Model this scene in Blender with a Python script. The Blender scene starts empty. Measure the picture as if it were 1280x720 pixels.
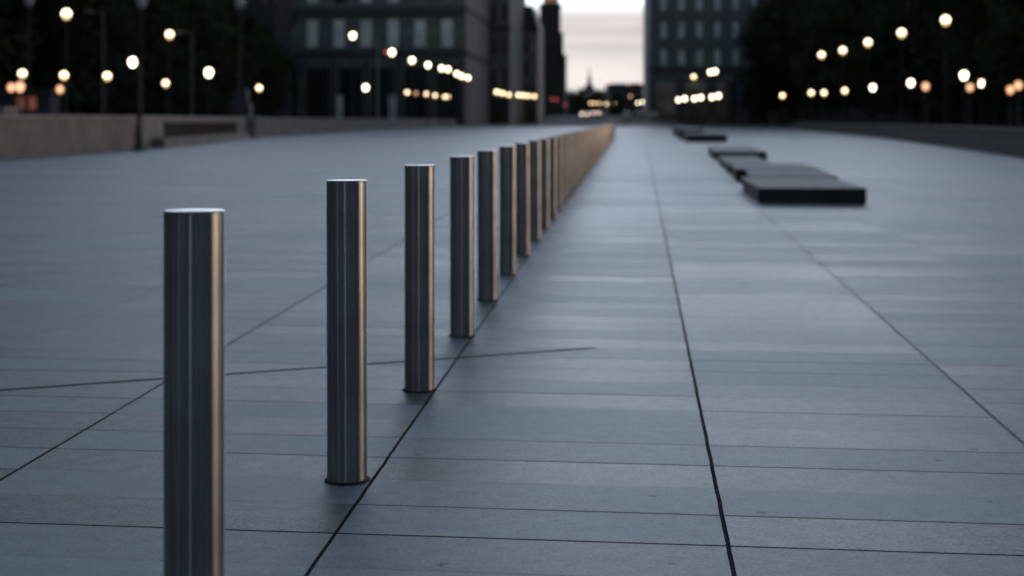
import bpy, bmesh, math, random
from mathutils import Vector, Matrix
R = math.radians
sc = bpy.context.scene
COL = sc.collection
F = 1687.0          # focal length in photo pixels
CH = 1.2            # camera height
HZ = 150.0

def at(px, D):      # lateral position of something seen in column px at distance D
    return (px - 640.0) / F * D
def zat(py, D):
    return CH + (HZ - py) / F * D

# ------------------------------------------------------------------ materials
def newmat(name):
    m = bpy.data.materials.new(name); m.use_nodes = True
    nt = m.node_tree
    return m, nt, nt.nodes['Principled BSDF']

def math_(nt, op, a, b=None, c=None, clamp=False):
    n = nt.nodes.new('ShaderNodeMath'); n.operation = op; n.use_clamp = clamp
    for i, v in enumerate((a, b, c)):
        if v is None: continue
        if isinstance(v, (int, float)): n.inputs[i].default_value = v
        else: nt.links.new(v, n.inputs[i])
    return n.outputs[0]

def simple(name, col, rough=0.6, metal=0.0, var=0.25, scale=3.0, bump=0.0, spec=0.5, stretch=(1, 1, 1)):
    m, nt, b = newmat(name)
    tc = nt.nodes.new('ShaderNodeTexCoord')
    mp = nt.nodes.new('ShaderNodeMapping'); mp.inputs['Scale'].default_value = stretch
    nt.links.new(tc.outputs['Object'], mp.inputs['Vector'])
    no = nt.nodes.new('ShaderNodeTexNoise'); no.inputs['Scale'].default_value = scale; no.inputs['Detail'].default_value = 6
    nt.links.new(mp.outputs[0], no.inputs['Vector'])
    rp = nt.nodes.new('ShaderNodeValToRGB')
    rp.color_ramp.elements[0].position = 0.3; rp.color_ramp.elements[1].position = 0.7
    rp.color_ramp.elements[0].color = tuple(c * (1 - var) for c in col) + (1,)
    rp.color_ramp.elements[1].color = tuple(min(1, c * (1 + var)) for c in col) + (1,)
    nt.links.new(no.outputs['Fac'], rp.inputs['Fac'])
    nt.links.new(rp.outputs['Color'], b.inputs['Base Color'])
    b.inputs['Roughness'].default_value = rough; b.inputs['Metallic'].default_value = metal
    b.inputs['Specular IOR Level'].default_value = spec
    if bump:
        bp = nt.nodes.new('ShaderNodeBump'); bp.inputs['Strength'].default_value = bump; bp.inputs['Distance'].default_value = 0.02
        nt.links.new(no.outputs['Fac'], bp.inputs['Height']); nt.links.new(bp.outputs[0], b.inputs['Normal'])
    return m

def glow(name, col, strength):
    m, nt, b = newmat(name)
    b.inputs['Base Color'].default_value = (*[min(1, c) for c in col], 1)
    b.inputs['Roughness'].default_value = 0.4
    b.inputs['Emission Color'].default_value = (*col, 1)
    b.inputs['Emission Strength'].default_value = strength
    return m

M = {}
M['stone_wall'] = simple('warm_stone', (0.165, 0.135, 0.118), 0.8, var=0.3, scale=0.9, bump=0.3)
M['stone_coping'] = simple('coping_stone', (0.22, 0.195, 0.185), 0.75, var=0.2, scale=2)
M['slate_wall'] = simple('slate_wall', (0.032, 0.031, 0.029), 0.9, var=0.3, scale=1.2, bump=0.2)
M['slate_coping'] = simple('slate_coping', (0.060, 0.057, 0.053), 0.9, var=0.2, scale=2)
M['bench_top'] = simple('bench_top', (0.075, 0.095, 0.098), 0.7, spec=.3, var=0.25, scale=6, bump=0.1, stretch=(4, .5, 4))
M['bench_side_shade'] = simple('bench_side_shade', (0.012, 0.015, 0.016), 0.6, var=0.3, scale=5)  # near-black copy of the bench stone, shade of the sides put into the colour
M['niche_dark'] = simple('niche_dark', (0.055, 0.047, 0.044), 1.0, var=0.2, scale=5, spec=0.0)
M['facade_green'] = simple('facade_green_grey', (0.075, 0.105, 0.100), 0.8, var=0.25, scale=0.25)
M['facade_teal'] = simple('facade_teal_grey', (0.062, 0.086, 0.092), 0.8, var=0.25, scale=0.2)
M['facade_side_lit'] = simple('facade_side_lit', (0.20, 0.16, 0.14), 0.85, var=0.2, scale=0.3)  # side face coloured paler and browner for the warm light falling on it
M['facade_grey'] = simple('facade_grey', (0.13, 0.13, 0.13), 0.85, var=0.25, scale=0.2)
M['facade_dark'] = simple('facade_dark', (0.020, 0.024, 0.026), 0.9, var=0.3, scale=0.2)
M['facade_pale'] = simple('facade_pale', (0.16, 0.155, 0.15), 0.85, var=0.25, scale=0.15)
M['roof'] = simple('roof_slate', (0.02, 0.025, 0.028), 0.7, var=0.3, scale=0.5)
M['cornice'] = simple('cornice_stone', (0.035, 0.042, 0.043), 0.8, var=0.2, scale=0.6)
M['pane_tone'] = simple('pane_sky_pale', (0.46, 0.54, 0.53), 0.6, var=0.25, scale=0.35)  # pale panes: reflected sky painted as flat colour, also used on doors
M['pane_tone_teal'] = simple('pane_sky_pale_teal', (0.32, 0.40, 0.42), 0.6, var=0.3, scale=0.35)  # cooler version of the painted sky reflection
M['dark_glass'] = simple('dark_glass', (0.015, 0.02, 0.022), 0.12, var=0.3, scale=0.5)
M['frame'] = simple('window_frame', (0.03, 0.035, 0.035), 0.5, var=0.1)
M['iron'] = simple('black_iron', (0.012, 0.013, 0.013), 0.5, var=0.2, scale=6)
M['pole_grey'] = simple('grey_pole', (0.10, 0.11, 0.11), 0.5, var=0.15, scale=4)
M['bark'] = simple('bark', (0.03, 0.024, 0.018), 0.95, var=0.4, scale=3, bump=0.5, stretch=(4, 4, .6))
M['leaf_a'] = simple('leaf_dark_green', (0.026, 0.038, 0.018), 0.8, var=0.4, scale=0.6, spec=.15)
M['leaf_b'] = simple('leaf_deep_green', (0.021, 0.033, 0.020), 0.8, var=0.4, scale=0.6, spec=.15)
M['dead_globe'] = simple('unlit_globe', (0.30, 0.29, 0.27), 0.35, var=0.1)
M['globe'] = glow('lit_globe', (1.0, 0.74, 0.44), 6)
M['globe_low'] = glow('lit_globe_underside', (1.0, 0.62, 0.28), 1.6)
M['globe_white'] = glow('lit_globe_white', (1.0, 0.82, 0.56), 7.5)
M['globe_amber'] = glow('lit_globe_amber', (1.0, 0.50, 0.26), 1.6)
M['red_light'] = glow('red_signal', (1.0, 0.16, 0.16), 1.1)
M['headlight'] = glow('headlight', (1.0, 0.72, 0.60), 12)
M['shop_light'] = glow('lit_shop_window', (1.0, 0.30, 0.16), 0.045)
M['belfry_light'] = glow('belfry_light', (1.0, 0.45, 0.22), 0.12)
M['tyre'] = simple('tyre_rubber', (0.012, 0.012, 0.012), 0.9, var=0.2)
M['sealant'] = simple('black_sealant', (0.010, 0.011, 0.011), 0.85, var=0.3, scale=30)
for n_, c_ in (('car_white', (.6, .55, .54)), ('car_silver', (.38, .36, .37)), ('car_red', (.32, .12, .11)), ('car_grey', (.16, .16, .17))):
    M[n_] = simple(n_, c_, 0.3, var=0.05)

# brushed stainless steel
def steel(name, top=False):
    m, nt, b = newmat(name)
    b.inputs['Metallic'].default_value = 1.0
    b.inputs['Base Color'].default_value = (0.56, 0.555, 0.55, 1)
    tc = nt.nodes.new('ShaderNodeTexCoord')
    if not top:
        mp = nt.nodes.new('ShaderNodeMapping'); mp.inputs['Scale'].default_value = (1, 1, 0.012)
        nt.links.new(tc.outputs['Object'], mp.inputs['Vector'])
        no = nt.nodes.new('ShaderNodeTexNoise'); no.inputs['Scale'].default_value = 120; no.inputs['Detail'].default_value = 4
        nt.links.new(mp.outputs[0], no.inputs['Vector'])
        mr = nt.nodes.new('ShaderNodeMapRange')
        mr.inputs[3].default_value = 0.21; mr.inputs[4].default_value = 0.30
        nt.links.new(no.outputs['Fac'], mr.inputs[0]); nt.links.new(mr.outputs[0], b.inputs['Roughness'])
        n2 = nt.nodes.new('ShaderNodeTexNoise'); n2.inputs['Scale'].default_value = 5; n2.inputs['Detail'].default_value = 5
        nt.links.new(tc.outputs['Object'], n2.inputs['Vector'])
        mr2 = nt.nodes.new('ShaderNodeMapRange'); mr2.inputs[3].default_value = 0.22; mr2.inputs[4].default_value = 0.48
        nt.links.new(math_(nt, 'ADD', math_(nt, 'MULTIPLY', n2.outputs['Fac'], .45), math_(nt, 'MULTIPLY', no.outputs['Fac'], .55)), mr2.inputs[0]); mr2.inputs[1].default_value = .3; mr2.inputs[2].default_value = .7
        cb = nt.nodes.new('ShaderNodeCombineColor')
        nt.links.new(mr2.outputs[0], cb.inputs[0]); nt.links.new(math_(nt, 'MULTIPLY', mr2.outputs[0], .975), cb.inputs[1]); nt.links.new(math_(nt, 'MULTIPLY', mr2.outputs[0], .90), cb.inputs[2])
        nt.links.new(cb.outputs[0], b.inputs['Base Color'])
        b.inputs['Anisotropic'].default_value = 0.93
        b.inputs['Anisotropic Rotation'].default_value = 0.25
        tg = nt.nodes.new('ShaderNodeTangent'); tg.direction_type = 'RADIAL'; tg.axis = 'Z'
        nt.links.new(tg.outputs[0], b.inputs['Tangent'])
    else:
        b.inputs['Roughness'].default_value = 0.3
        b.inputs['Base Color'].default_value = (0.27, 0.27, 0.27, 1)
    return m
M['steel'] = steel('brushed_steel'); M['steel_top'] = steel('steel_cap', True)

# paving: granite slabs in long strips 1.17 m wide, courses 0.297 m
def paving():
    m, nt, b = newmat('paving_slabs')
    N, L = nt.nodes, nt.links
    geo = N.new('ShaderNodeTexCoord')
    sep = N.new('ShaderNodeSeparateXYZ'); L.new(geo.outputs['Object'], sep.inputs[0])
    X, Y = sep.outputs[0], sep.outputs[1]
    # slight waviness of the joints
    wn = N.new('ShaderNodeTexNoise'); wn.inputs['Scale'].default_value = 6; wn.inputs['Detail'].default_value = 3
    L.new(geo.outputs['Object'], wn.inputs['Vector'])
    wob = math_(nt, 'MULTIPLY', math_(nt, 'SUBTRACT', wn.outputs['Fac'], 0.5), 0.008)
    # strips: x = a + s*y
    lines = [(-5.5, .06), (-4.30, .062), (-3.15, .065), (-2.016, .069), (-.835, .0823), (.245, .0958), (1.355, .1083), (2.74, .0885), (3.9, .092), (5.1, .092), (6.3, .092)]
    strip = None; longj = None
    for i, (a, s) in enumerate(lines):
        d = math_(nt, 'SUBTRACT', math_(nt, 'SUBTRACT', X, math_(nt, 'MULTIPLY', Y, s)), a)
        d = math_(nt, 'ADD', d, wob)
        st = math_(nt, 'GREATER_THAN', d, 0.0)
        strip = st if strip is None else math_(nt, 'ADD', strip, st)
        w = {3: .0068, 4: .0060, 5: .0070, 6: .0080}.get(i, .004)
        k = {3: .95, 4: 1.0, 5: 1.0, 6: .45, 7: .32}.get(i, .3)
        j = math_(nt, 'MULTIPLY', math_(nt, 'LESS_THAN', math_(nt, 'ABSOLUTE', d), w), k)
        longj = j if longj is None else math_(nt, 'MAXIMUM', longj, j)
    # courses
    v = math_(nt, 'ADD', Y, math_(nt, 'MULTIPLY', X, 0.105))
    v = math_(nt, 'ADD', v, math_(nt, 'MULTIPLY', wob, 0.6))
    vv = math_(nt, 'DIVIDE', math_(nt, 'SUBTRACT', v, 3.865), 0.297)
    vr = math_(nt, 'FLOOR', math_(nt, 'ADD', vv, 0.5))
    vd = math_(nt, 'MULTIPLY', math_(nt, 'ABSOLUTE', math_(nt, 'SUBTRACT', vv, vr)), 0.297)
    def wnoise(a, b_, seed):
        cx = N.new('ShaderNodeCombineXYZ')
        L.new(a, cx.inputs[0]); L.new(b_, cx.inputs[1]); cx.inputs[2].default_value = seed
        w_ = N.new('ShaderNodeTexWhiteNoise'); w_.noise_dimensions = '3D'
        L.new(cx.outputs[0], w_.inputs['Vector'])
        return w_.outputs['Value']
    js = math_(nt, 'POWER', wnoise(vr, strip, 3.3), 1.6)
    force = math_(nt, 'LESS_THAN', math_(nt, 'ABSOLUTE', vr), 0.5)
    force2 = math_(nt, 'MULTIPLY', math_(nt, 'LESS_THAN', math_(nt, 'ABSOLUTE', math_(nt, 'SUBTRACT', vr, 3)), 0.5), .6)
    js = math_(nt, 'MAXIMUM', math_(nt, 'MULTIPLY', js, .75), math_(nt, 'MAXIMUM', force, force2))
    cj = math_(nt, 'MULTIPLY', math_(nt, 'LESS_THAN', vd, 0.0055), js)
    # the oblique joint that crosses three strips: y = y0 + .41 x
    dd = math_(nt, 'ABSOLUTE', math_(nt, 'SUBTRACT', math_(nt, 'SUBTRACT', Y, math_(nt, 'MULTIPLY', X, .41)), 6.925))
    oj = math_(nt, 'LESS_THAN', math_(nt, 'ADD', dd, wob), 0.021)
    oj = math_(nt, 'MULTIPLY', oj, math_(nt, 'LESS_THAN', X, .44))
    oj = math_(nt, 'MULTIPLY', oj, math_(nt, 'GREATER_THAN', X, -2.4))
    oj = math_(nt, 'MULTIPLY', oj, 1.0)
    joint = math_(nt, 'MAXIMUM', math_(nt, 'MAXIMUM', longj, cj), oj)
    # slab tone
    slab = wnoise(math_(nt, 'FLOOR', vv), strip, 1.7)
    # broad bands several courses deep
    cxb = N.new('ShaderNodeCombineXYZ'); L.new(math_(nt, 'MULTIPLY', math_(nt, 'FLOOR', vv), .33), cxb.inputs[0]); L.new(math_(nt, 'MULTIPLY', strip, 3.7), cxb.inputs[1])
    bn = N.new('ShaderNodeTexNoise'); bn.inputs['Scale'].default_value = 1.0; bn.inputs['Detail'].default_value = 3
    L.new(cxb.outputs[0], bn.inputs['Vector'])
    ns = N.new('ShaderNodeTexNoise'); ns.inputs['Scale'].default_value = .7; ns.inputs['Detail'].default_value = 8; ns.inputs['Roughness'].default_value = .65
    L.new(geo.outputs['Object'], ns.inputs['Vector'])
    nf = N.new('ShaderNodeTexNoise'); nf.inputs['Scale'].default_value = 85; nf.inputs['Detail'].default_value = 3
    L.new(geo.outputs['Object'], nf.inputs['Vector'])
    nm = N.new('ShaderNodeTexNoise'); nm.inputs['Scale'].default_value = 14; nm.inputs['Detail'].default_value = 6; nm.inputs['Roughness'].default_value = .7
    L.new(geo.outputs['Object'], nm.inputs['Vector'])
    t = math_(nt, 'MULTIPLY', slab, .95)
    t = math_(nt, 'ADD', t, math_(nt, 'MULTIPLY', bn.outputs['Fac'], 1.0))
    t = math_(nt, 'ADD', t, math_(nt, 'MULTIPLY', ns.outputs['Fac'], .55))
    t = math_(nt, 'ADD', t, math_(nt, 'MULTIPLY', nm.outputs['Fac'], .95))
    t = math_(nt, 'ADD', t, math_(nt, 'MULTIPLY', nf.outputs['Fac'], 1.1))     # about .3 .. 1.6, mean .93
    t = math_(nt, 'ADD', math_(nt, 'MULTIPLY', t, .98), -1.20)
    # chewing-gum and water spots
    vo = N.new('ShaderNodeTexVoronoi'); vo.inputs['Scale'].default_value = 6.5; vo.inputs['Randomness'].default_value = 1
    L.new(geo.outputs['Object'], vo.inputs['Vector'])
    vs = N.new('ShaderNodeSeparateColor'); L.new(vo.outputs['Color'], vs.inputs[0])
    pick = math_(nt, 'GREATER_THAN', vs.outputs[0], .72)
    rad = math_(nt, 'MULTIPLY', vs.outputs[1], .13)
    sp = math_(nt, 'MULTIPLY', math_(nt, 'LESS_THAN', math_(nt, 'ADD', vo.outputs['Distance'], math_(nt, 'MULTIPLY', math_(nt, 'SUBTRACT', nm.outputs['Fac'], .5), .50)), rad), pick)
    dark = math_(nt, 'SUBTRACT', 1.0, math_(nt, 'MULTIPLY', sp, .50))
    t = math_(nt, 'MULTIPLY', t, dark)
    t = math_(nt, 'MULTIPLY', t, math_(nt, 'SUBTRACT', 1.0, math_(nt, 'MULTIPLY', joint, .93)))
    vm = N.new('ShaderNodeVectorMath'); vm.operation = 'SCALE'
    vm.inputs[0].default_value = (0.132, 0.160, 0.174)
    L.new(t, vm.inputs['Scale'])
    L.new(vm.outputs[0], b.inputs['Base Color'])
    r = math_(nt, 'ADD', math_(nt, 'MULTIPLY', slab, .11), math_(nt, 'MULTIPLY', ns.outputs['Fac'], .14))
    r = math_(nt, 'ADD', math_(nt, 'ADD', r, math_(nt, 'MULTIPLY', bn.outputs['Fac'], .08)), .39)
    r = math_(nt, 'ADD', r, math_(nt, 'MULTIPLY', joint, .5), clamp=True)
    L.new(r, b.inputs['Roughness'])
    L.new(math_(nt, 'MULTIPLY', math_(nt, 'POWER', math_(nt, 'MAXIMUM', t, .02), .8), .64), b.inputs['Specular IOR Level'])
    h = math_(nt, 'ADD', math_(nt, 'MULTIPLY', nf.outputs['Fac'], .10), math_(nt, 'MULTIPLY', nm.outputs['Fac'], .35))
    h = math_(nt, 'SUBTRACT', h, math_(nt, 'MULTIPLY', joint, 1.2))
    h = math_(nt, 'ADD', h, math_(nt, 'MULTIPLY', slab, .25))
    bp = N.new('ShaderNodeBump'); bp.inputs['Strength'].default_value = .55; bp.inputs['Distance'].default_value = .006
    L.new(h, bp.inputs['Height']); L.new(bp.outputs[0], b.inputs['Normal'])
    return m
M['paving'] = paving()
M['asphalt'] = simple('asphalt', (0.05, 0.05, 0.052), 0.85, var=0.25, scale=1.5)

# ------------------------------------------------------------------ mesh helpers
def obj(name, bm, mat, parent=None, loc=(0, 0, 0), rz=0, smooth=False, label=None):
    me = bpy.data.meshes.new(name)
    bm.normal_update(); bm.to_mesh(me); bm.free()
    if smooth:
        for p in me.polygons: p.use_smooth = True
        me.set_sharp_from_angle(angle=R(35))
    if mat: me.materials.append(mat)
    o = bpy.data.objects.new(name, me); COL.objects.link(o)
    o.location = loc; o.rotation_euler = (0, 0, rz)
    if parent: o.parent = parent
    if label: o['label'] = label
    return o

def empty(name, loc=(0, 0, 0), rz=0):
    o = bpy.data.objects.new(name, None); COL.objects.link(o)
    o.empty_display_size = .2; o.location = loc; o.rotation_euler = (0, 0, rz)
    return o

def tag(o, label, cat, group=None, kind=None):
    o['label'] = label; o['category'] = cat
    if group: o['group'] = group
    if kind: o['kind'] = kind
    return o

def copy_tree(o, parent=None):
    c = o.copy(); COL.objects.link(c)
    if parent: c.parent = parent
    for ch in list(o.children): copy_tree(ch, c)
    return c

def box(bm, x0, x1, y0, y1, z0, z1, bev=0.0):
    vs = [bm.verts.new((x, y, z)) for z in (z0, z1) for y in (y0, y1) for x in (x0, x1)]
    fs = [bm.faces.new([vs[i] for i in f]) for f in ((0, 2, 3, 1), (4, 5, 7, 6), (0, 1, 5, 4), (1, 3, 7, 5), (3, 2, 6, 7), (2, 0, 4, 6))]
    if bev:
        es = list({e for f in fs for e in f.edges})
        bmesh.ops.bevel(bm, geom=es, offset=bev, segments=2, affect='EDGES', clamp_overlap=True)
    return vs

def lathe(bm, prof, n=32, cx=0, cy=0, cz=0, cap=True):
    rings = []
    for r, z in prof:
        rings.append([bm.verts.new((cx + r * math.cos(2 * math.pi * i / n), cy + r * math.sin(2 * math.pi * i / n), cz + z)) for i in range(n)])
    for a, b in zip(rings, rings[1:]):
        for i in range(n):
            bm.faces.new((a[i], a[(i + 1) % n], b[(i + 1) % n], b[i]))
    if cap:
        bm.faces.new(list(reversed(rings[0]))); bm.faces.new(rings[-1])

def tube(bm, pts, radii, n=8):
    rings = []
    for k, p in enumerate(pts):
        p = Vector(p)
        d = (Vector(pts[min(k + 1, len(pts) - 1)]) - Vector(pts[max(k - 1, 0)])).normalized()
        a = d.cross(Vector((0, 0, 1)));
        if a.length < .01: a = Vector((1, 0, 0))
        a.normalize(); b = d.cross(a)
        rings.append([bm.verts.new(p + radii[k] * (math.cos(2 * math.pi * i / n) * a + math.sin(2 * math.pi * i / n) * b)) for i in range(n)])
    for a, b in zip(rings, rings[1:]):
        for i in range(n): bm.faces.new((a[i], b[i], b[(i + 1) % n], a[(i + 1) % n]))
    bm.faces.new(rings[0]); bm.faces.new(list(reversed(rings[-1])))

def prism(bm, poly, z0, z1):
    lo = [bm.verts.new((x, y, z0)) for x, y in poly]; hi = [bm.verts.new((x, y, z1)) for x, y in poly]
    n = len(poly)
    bm.faces.new(list(reversed(lo))); bm.faces.new(hi)
    for i in range(n): bm.faces.new((lo[i], lo[(i + 1) % n], hi[(i + 1) % n], hi[i]))

# ------------------------------------------------------------------ ground
bm = bmesh.new()
for f in bmesh.ops.create_grid(bm, x_segments=4, y_segments=4, size=2500)['verts']: pass
g = obj('ground', bm, M['asphalt'], loc=(0, 0, -0.02)); g['kind'] = 'structure'
bm = bmesh.new()
vs = [bm.verts.new(p) for p in ((-70, -70, 0), (70, -70, 0), (70, 250, 0), (-70, 250, 0))]; bm.faces.new(vs)
g = obj('plaza_paving', bm, M['paving']); g['kind'] = 'structure'
# far street climbing gently out of the square
bm = bmesh.new()
prof = [(250.0, -.01), (275, .7), (300, 1.9), (330, 2.2), (900, 2.4)]
rows = []
for y, z in prof:
    c = at(752, y)
    rows.append((bm.verts.new((c - 12, y, z)), bm.verts.new((c + 16, y, z)), bm.verts.new((c - 12, y, -1)), bm.verts.new((c + 16, y, -1))))
for a, b_ in zip(rows, rows[1:]):
    bm.faces.new((a[0], a[1], b_[1], b_[0])); bm.faces.new((a[2], a[0], b_[0], b_[2])); bm.faces.new((a[1], a[3], b_[3], b_[1]))
bm.faces.new((rows[0][2], rows[0][3], rows[0][1], rows[0][0]))
g = obj('street', bm, M['asphalt']); g['kind'] = 'structure'

# ------------------------------------------------------------------ bollards
RB = 0.0667
def make_bollard():
    root = empty('bollard')
    bm = bmesh.new()
    lathe(bm, [(RB, .004), (RB, .30), (RB, .60), (RB, .9935)], 96)
    obj('shaft', bm, M['steel'], root, smooth=True)
    bm = bmesh.new()
    lathe(bm, [(RB - .0015, .9935), (RB - .0015, .9950), (RB, .9955), (RB, .9975), (RB - .001, .9993), (RB - .003, 1.0)], 96)
    obj('cap', bm, M['steel_top'], root, smooth=True)
    bm = bmesh.new()
    rnd = random.Random(4)
    n = 64
    lo = [(RB + .010 + rnd.uniform(-.003, .003)) for i in range(n)]
    a = [bm.verts.new((lo[i] * math.cos(2 * math.pi * i / n), lo[i] * math.sin(2 * math.pi * i / n), .0015)) for i in range(n)]
    b_ = [bm.verts.new(((RB + .002) * math.cos(2 * math.pi * i / n), (RB + .002) * math.sin(2 * math.pi * i / n), .0075)) for i in range(n)]
    for i in range(n): bm.faces.new((a[i], a[(i + 1) % n], b_[(i + 1) % n], b_[i]))
    bm.faces.new(b_)
    obj('base_seal', bm, M['sealant'], root)
    return root
ordn = ['', 'nearest', 'second', 'third', 'fourth', 'fifth', 'sixth', 'seventh', 'eighth', 'ninth', 'tenth', 'eleventh', 'twelfth', 'thirteenth', 'fourteenth']
proto = make_bollard()
rb = random.Random(11)
for n in range(1, 60):
    D = 1.5 * (n + 1)
    X = .0859 * D - .936
    if n == 1: X = -.706
    if n == 3: X = -.411
    if n == 4: X = -.278
    o = proto if n == 1 else copy_tree(proto)
    o.location = (X, D, 0)
    o.rotation_euler = (rb.uniform(-.003, .003) if n > 1 else 0, rb.uniform(-.003, .003) if n > 1 else 0, rb.uniform(0, 6.28))
    if n == 1: lb = 'nearest and largest brushed steel bollard, its foot cut off by the bottom edge'
    elif n <= 14: lb = '%s brushed steel bollard from the front of the long row on the paving' % ordn[n]
    else: lb = 'blurred steel bollard in the crowded far end of the row, merging with its neighbours'
    tag(o, lb, 'bollard', 'steel bollards in a row across the plaza')

# ------------------------------------------------------------------ slab benches
def slab_bench(x, y, w, l, h, label, skew=.10, rz=None):
    ang = -math.atan(skew)
    root = empty('slab_bench', (x, y, 0), ang)
    bm = bmesh.new(); box(bm, 0.03, w - .03, .03, l - .03, 0.0, h - .045); obj('plinth', bm, M['bench_side_shade'], root)
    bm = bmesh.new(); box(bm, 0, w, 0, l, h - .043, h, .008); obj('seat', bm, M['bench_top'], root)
    bm = bmesh.new(); box(bm, -.004, w + .004, -.006, -.001, 0.006, h - .012); obj('front_shade_panel', bm, M['bench_side_shade'], root)  # dark sheet over the front face, its shade painted on
    return tag(root, label, 'bench', 'low dark slab benches on the plaza')
slab_bench(3.54, 19.4, 1.52, 3.7, .225, 'nearest and widest low dark slab bench with a black shaded front face')
slab_bench(4.10, 23.3, 1.48, 2.9, .235, 'low dark slab bench directly behind the nearest one, shifted left', .15)
slab_bench(4.38, 26.4, 1.62, 3.8, .240, 'third dark slab bench back, its flat top seen over the two in front', .13)
slab_bench(4.88, 30.4, 1.05, 7.6, .190, 'narrow dark slab bench in the left part of the staggered row, fourth back', .12)
slab_bench(6.07, 40.5, 1.55, 8.5, .245, 'fifth slab bench back, a thin dark front under a grey top', .12)
slab_bench(9.45, 73.0, 2.15, 10.0, .42, 'sixth slab bench back, short dark front near the far end of the row', .10)
slab_bench(10.7, 86.0, 1.5, 24.0, .62, 'farthest slab bench, small grey block behind all the others', .10)

# ------------------------------------------------------------------ low walls
def low_wall(pts, h, th, mw, mc, label, side=-1, name='low_wall'):
    x0, y0 = pts[0]
    root = empty(name, (x0, y0, 0))
    def off(d, z0, z1, mat, nm, o2):
        L_, R_ = [], []
        for i, (x, y) in enumerate(pts):
            a = Vector(pts[max(i - 1, 0)]); b = Vector(pts[min(i + 1, len(pts) - 1)])
            t = (b - a).normalized(); nn = Vector((-t.y, t.x)) * (-side)
            L_.append((x - x0 - nn.x * o2, y - y0 - nn.y * o2)); R_.append((x - x0 + nn.x * (d), y - y0 + nn.y * (d)))
        bm = bmesh.new()
        for k in range(len(pts) - 1):
            pass
        A0 = [bm.verts.new((p[0], p[1], z0)) for p in L_]; A1 = [bm.verts.new((p[0], p[1], z1)) for p in L_]
        B0 = [bm.verts.new((p[0], p[1], z0)) for p in R_]; B1 = [bm.verts.new((p[0], p[1], z1)) for p in R_]
        for k in range(len(pts) - 1):
            bm.faces.new((A0[k], A0[k + 1], A1[k + 1], A1[k])); bm.faces.new((B0[k + 1], B0[k], B1[k], B1[k + 1]))
            bm.faces.new((A1[k], A1[k + 1], B1[k + 1], B1[k])); bm.faces.new((A0[k + 1], A0[k], B0[k], B0[k + 1]))
        bm.faces.new((A0[0], A1[0], B1[0], B0[0])); bm.faces.new((A0[-1], B0[-1], B1[-1], A1[-1]))
        bmesh.ops.recalc_face_normals(bm, faces=bm.faces)
        obj(nm, bm, mat, root)
    off(th, 0, h - .13, mw, 'wall_face', 0)
    off(th + .05, h - .13, h, mc, 'coping', .06)
    return tag(root, label, 'wall')
lw = low_wall([(-16.4, 30), (-15.9, 43), (-15.4, 56), (-16.1, 72), (-17.6, 90), (-17.2, 110), (-16.6, 135), (-15.3, 200), (-14.3, 245), (-12.5, 300)], 1.38, .6, M['stone_wall'], M['stone_coping'], 'long brownish stone low wall running along the whole left side behind the black post', side=1)
lw.location.x -= .6
# niche bench set against the wall between y=58 and y=85
def niche(x0, x1, z0, z1, mat, nm, ya=60.5, yb=83.5):
    f = lambda y: (-15.4 + (y - 56) / 16 * -.7) if y < 72 else (-16.1 + (y - 72) / 18 * -1.5)
    ys = [ya, 72, yb]; bm = bmesh.new()
    v = [[bm.verts.new((f(y) + dx + 17.02, y - 30, z)) for dx, z in ((x0, z0), (x1, z0), (x1, z1), (x0, z1))] for y in ys]
    for a, b_ in zip(v, v[1:]):
        for k in range(4): bm.faces.new((a[k], b_[k], b_[(k + 1) % 4], a[(k + 1) % 4]))
    bm.faces.new(v[0]); bm.faces.new(list(reversed(v[-1])))
    bmesh.ops.recalc_face_normals(bm, faces=bm.faces)
    obj(nm, bm, mat, lw)
niche(.005, .55, 0, .42, M['stone_wall'], 'ledge', 58.0, 86.0)
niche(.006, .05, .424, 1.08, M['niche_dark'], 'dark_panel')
rw = low_wall([(15.5, 30), (16.2, 42), (19.7, 61), (25, 92), (36, 169), (52, 252)], .92, .7, M['slate_wall'], M['slate_coping'], 'dark grey low wall curving away along the right side of the plaza', side=-1)
rw.location.x += .7
# pier and planter box
r_ = empty('stone_pier', (-18.55, 89.2, 0)); bm = bmesh.new(); box(bm, 0, 1.6, 0, 1.4, 0, 1.30); obj('block', bm, M['stone_wall'], r_)
bm = bmesh.new(); box(bm, -.05, 1.65, -.05, 1.45, 1.303, 1.43, .01); obj('coping', bm, M['stone_coping'], r_)
tag(r_, 'squat pinkish stone pier set in the left wall below the unlit globe lamp', 'pier')
r_ = empty('stone_pier', (-17.3, 43.0, 0)); bm = bmesh.new(); box(bm, 0, 1.1, 0, 1.2, 0, 1.5); obj('block', bm, M['stone_wall'], r_)
bm = bmesh.new(); box(bm, -.05, 1.15, -.05, 1.25, 1.502, 1.62, .01); obj('coping', bm, M['stone_coping'], r_)
tag(r_, 'stone pier rising above the low wall at the very left edge', 'pier')

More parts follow.
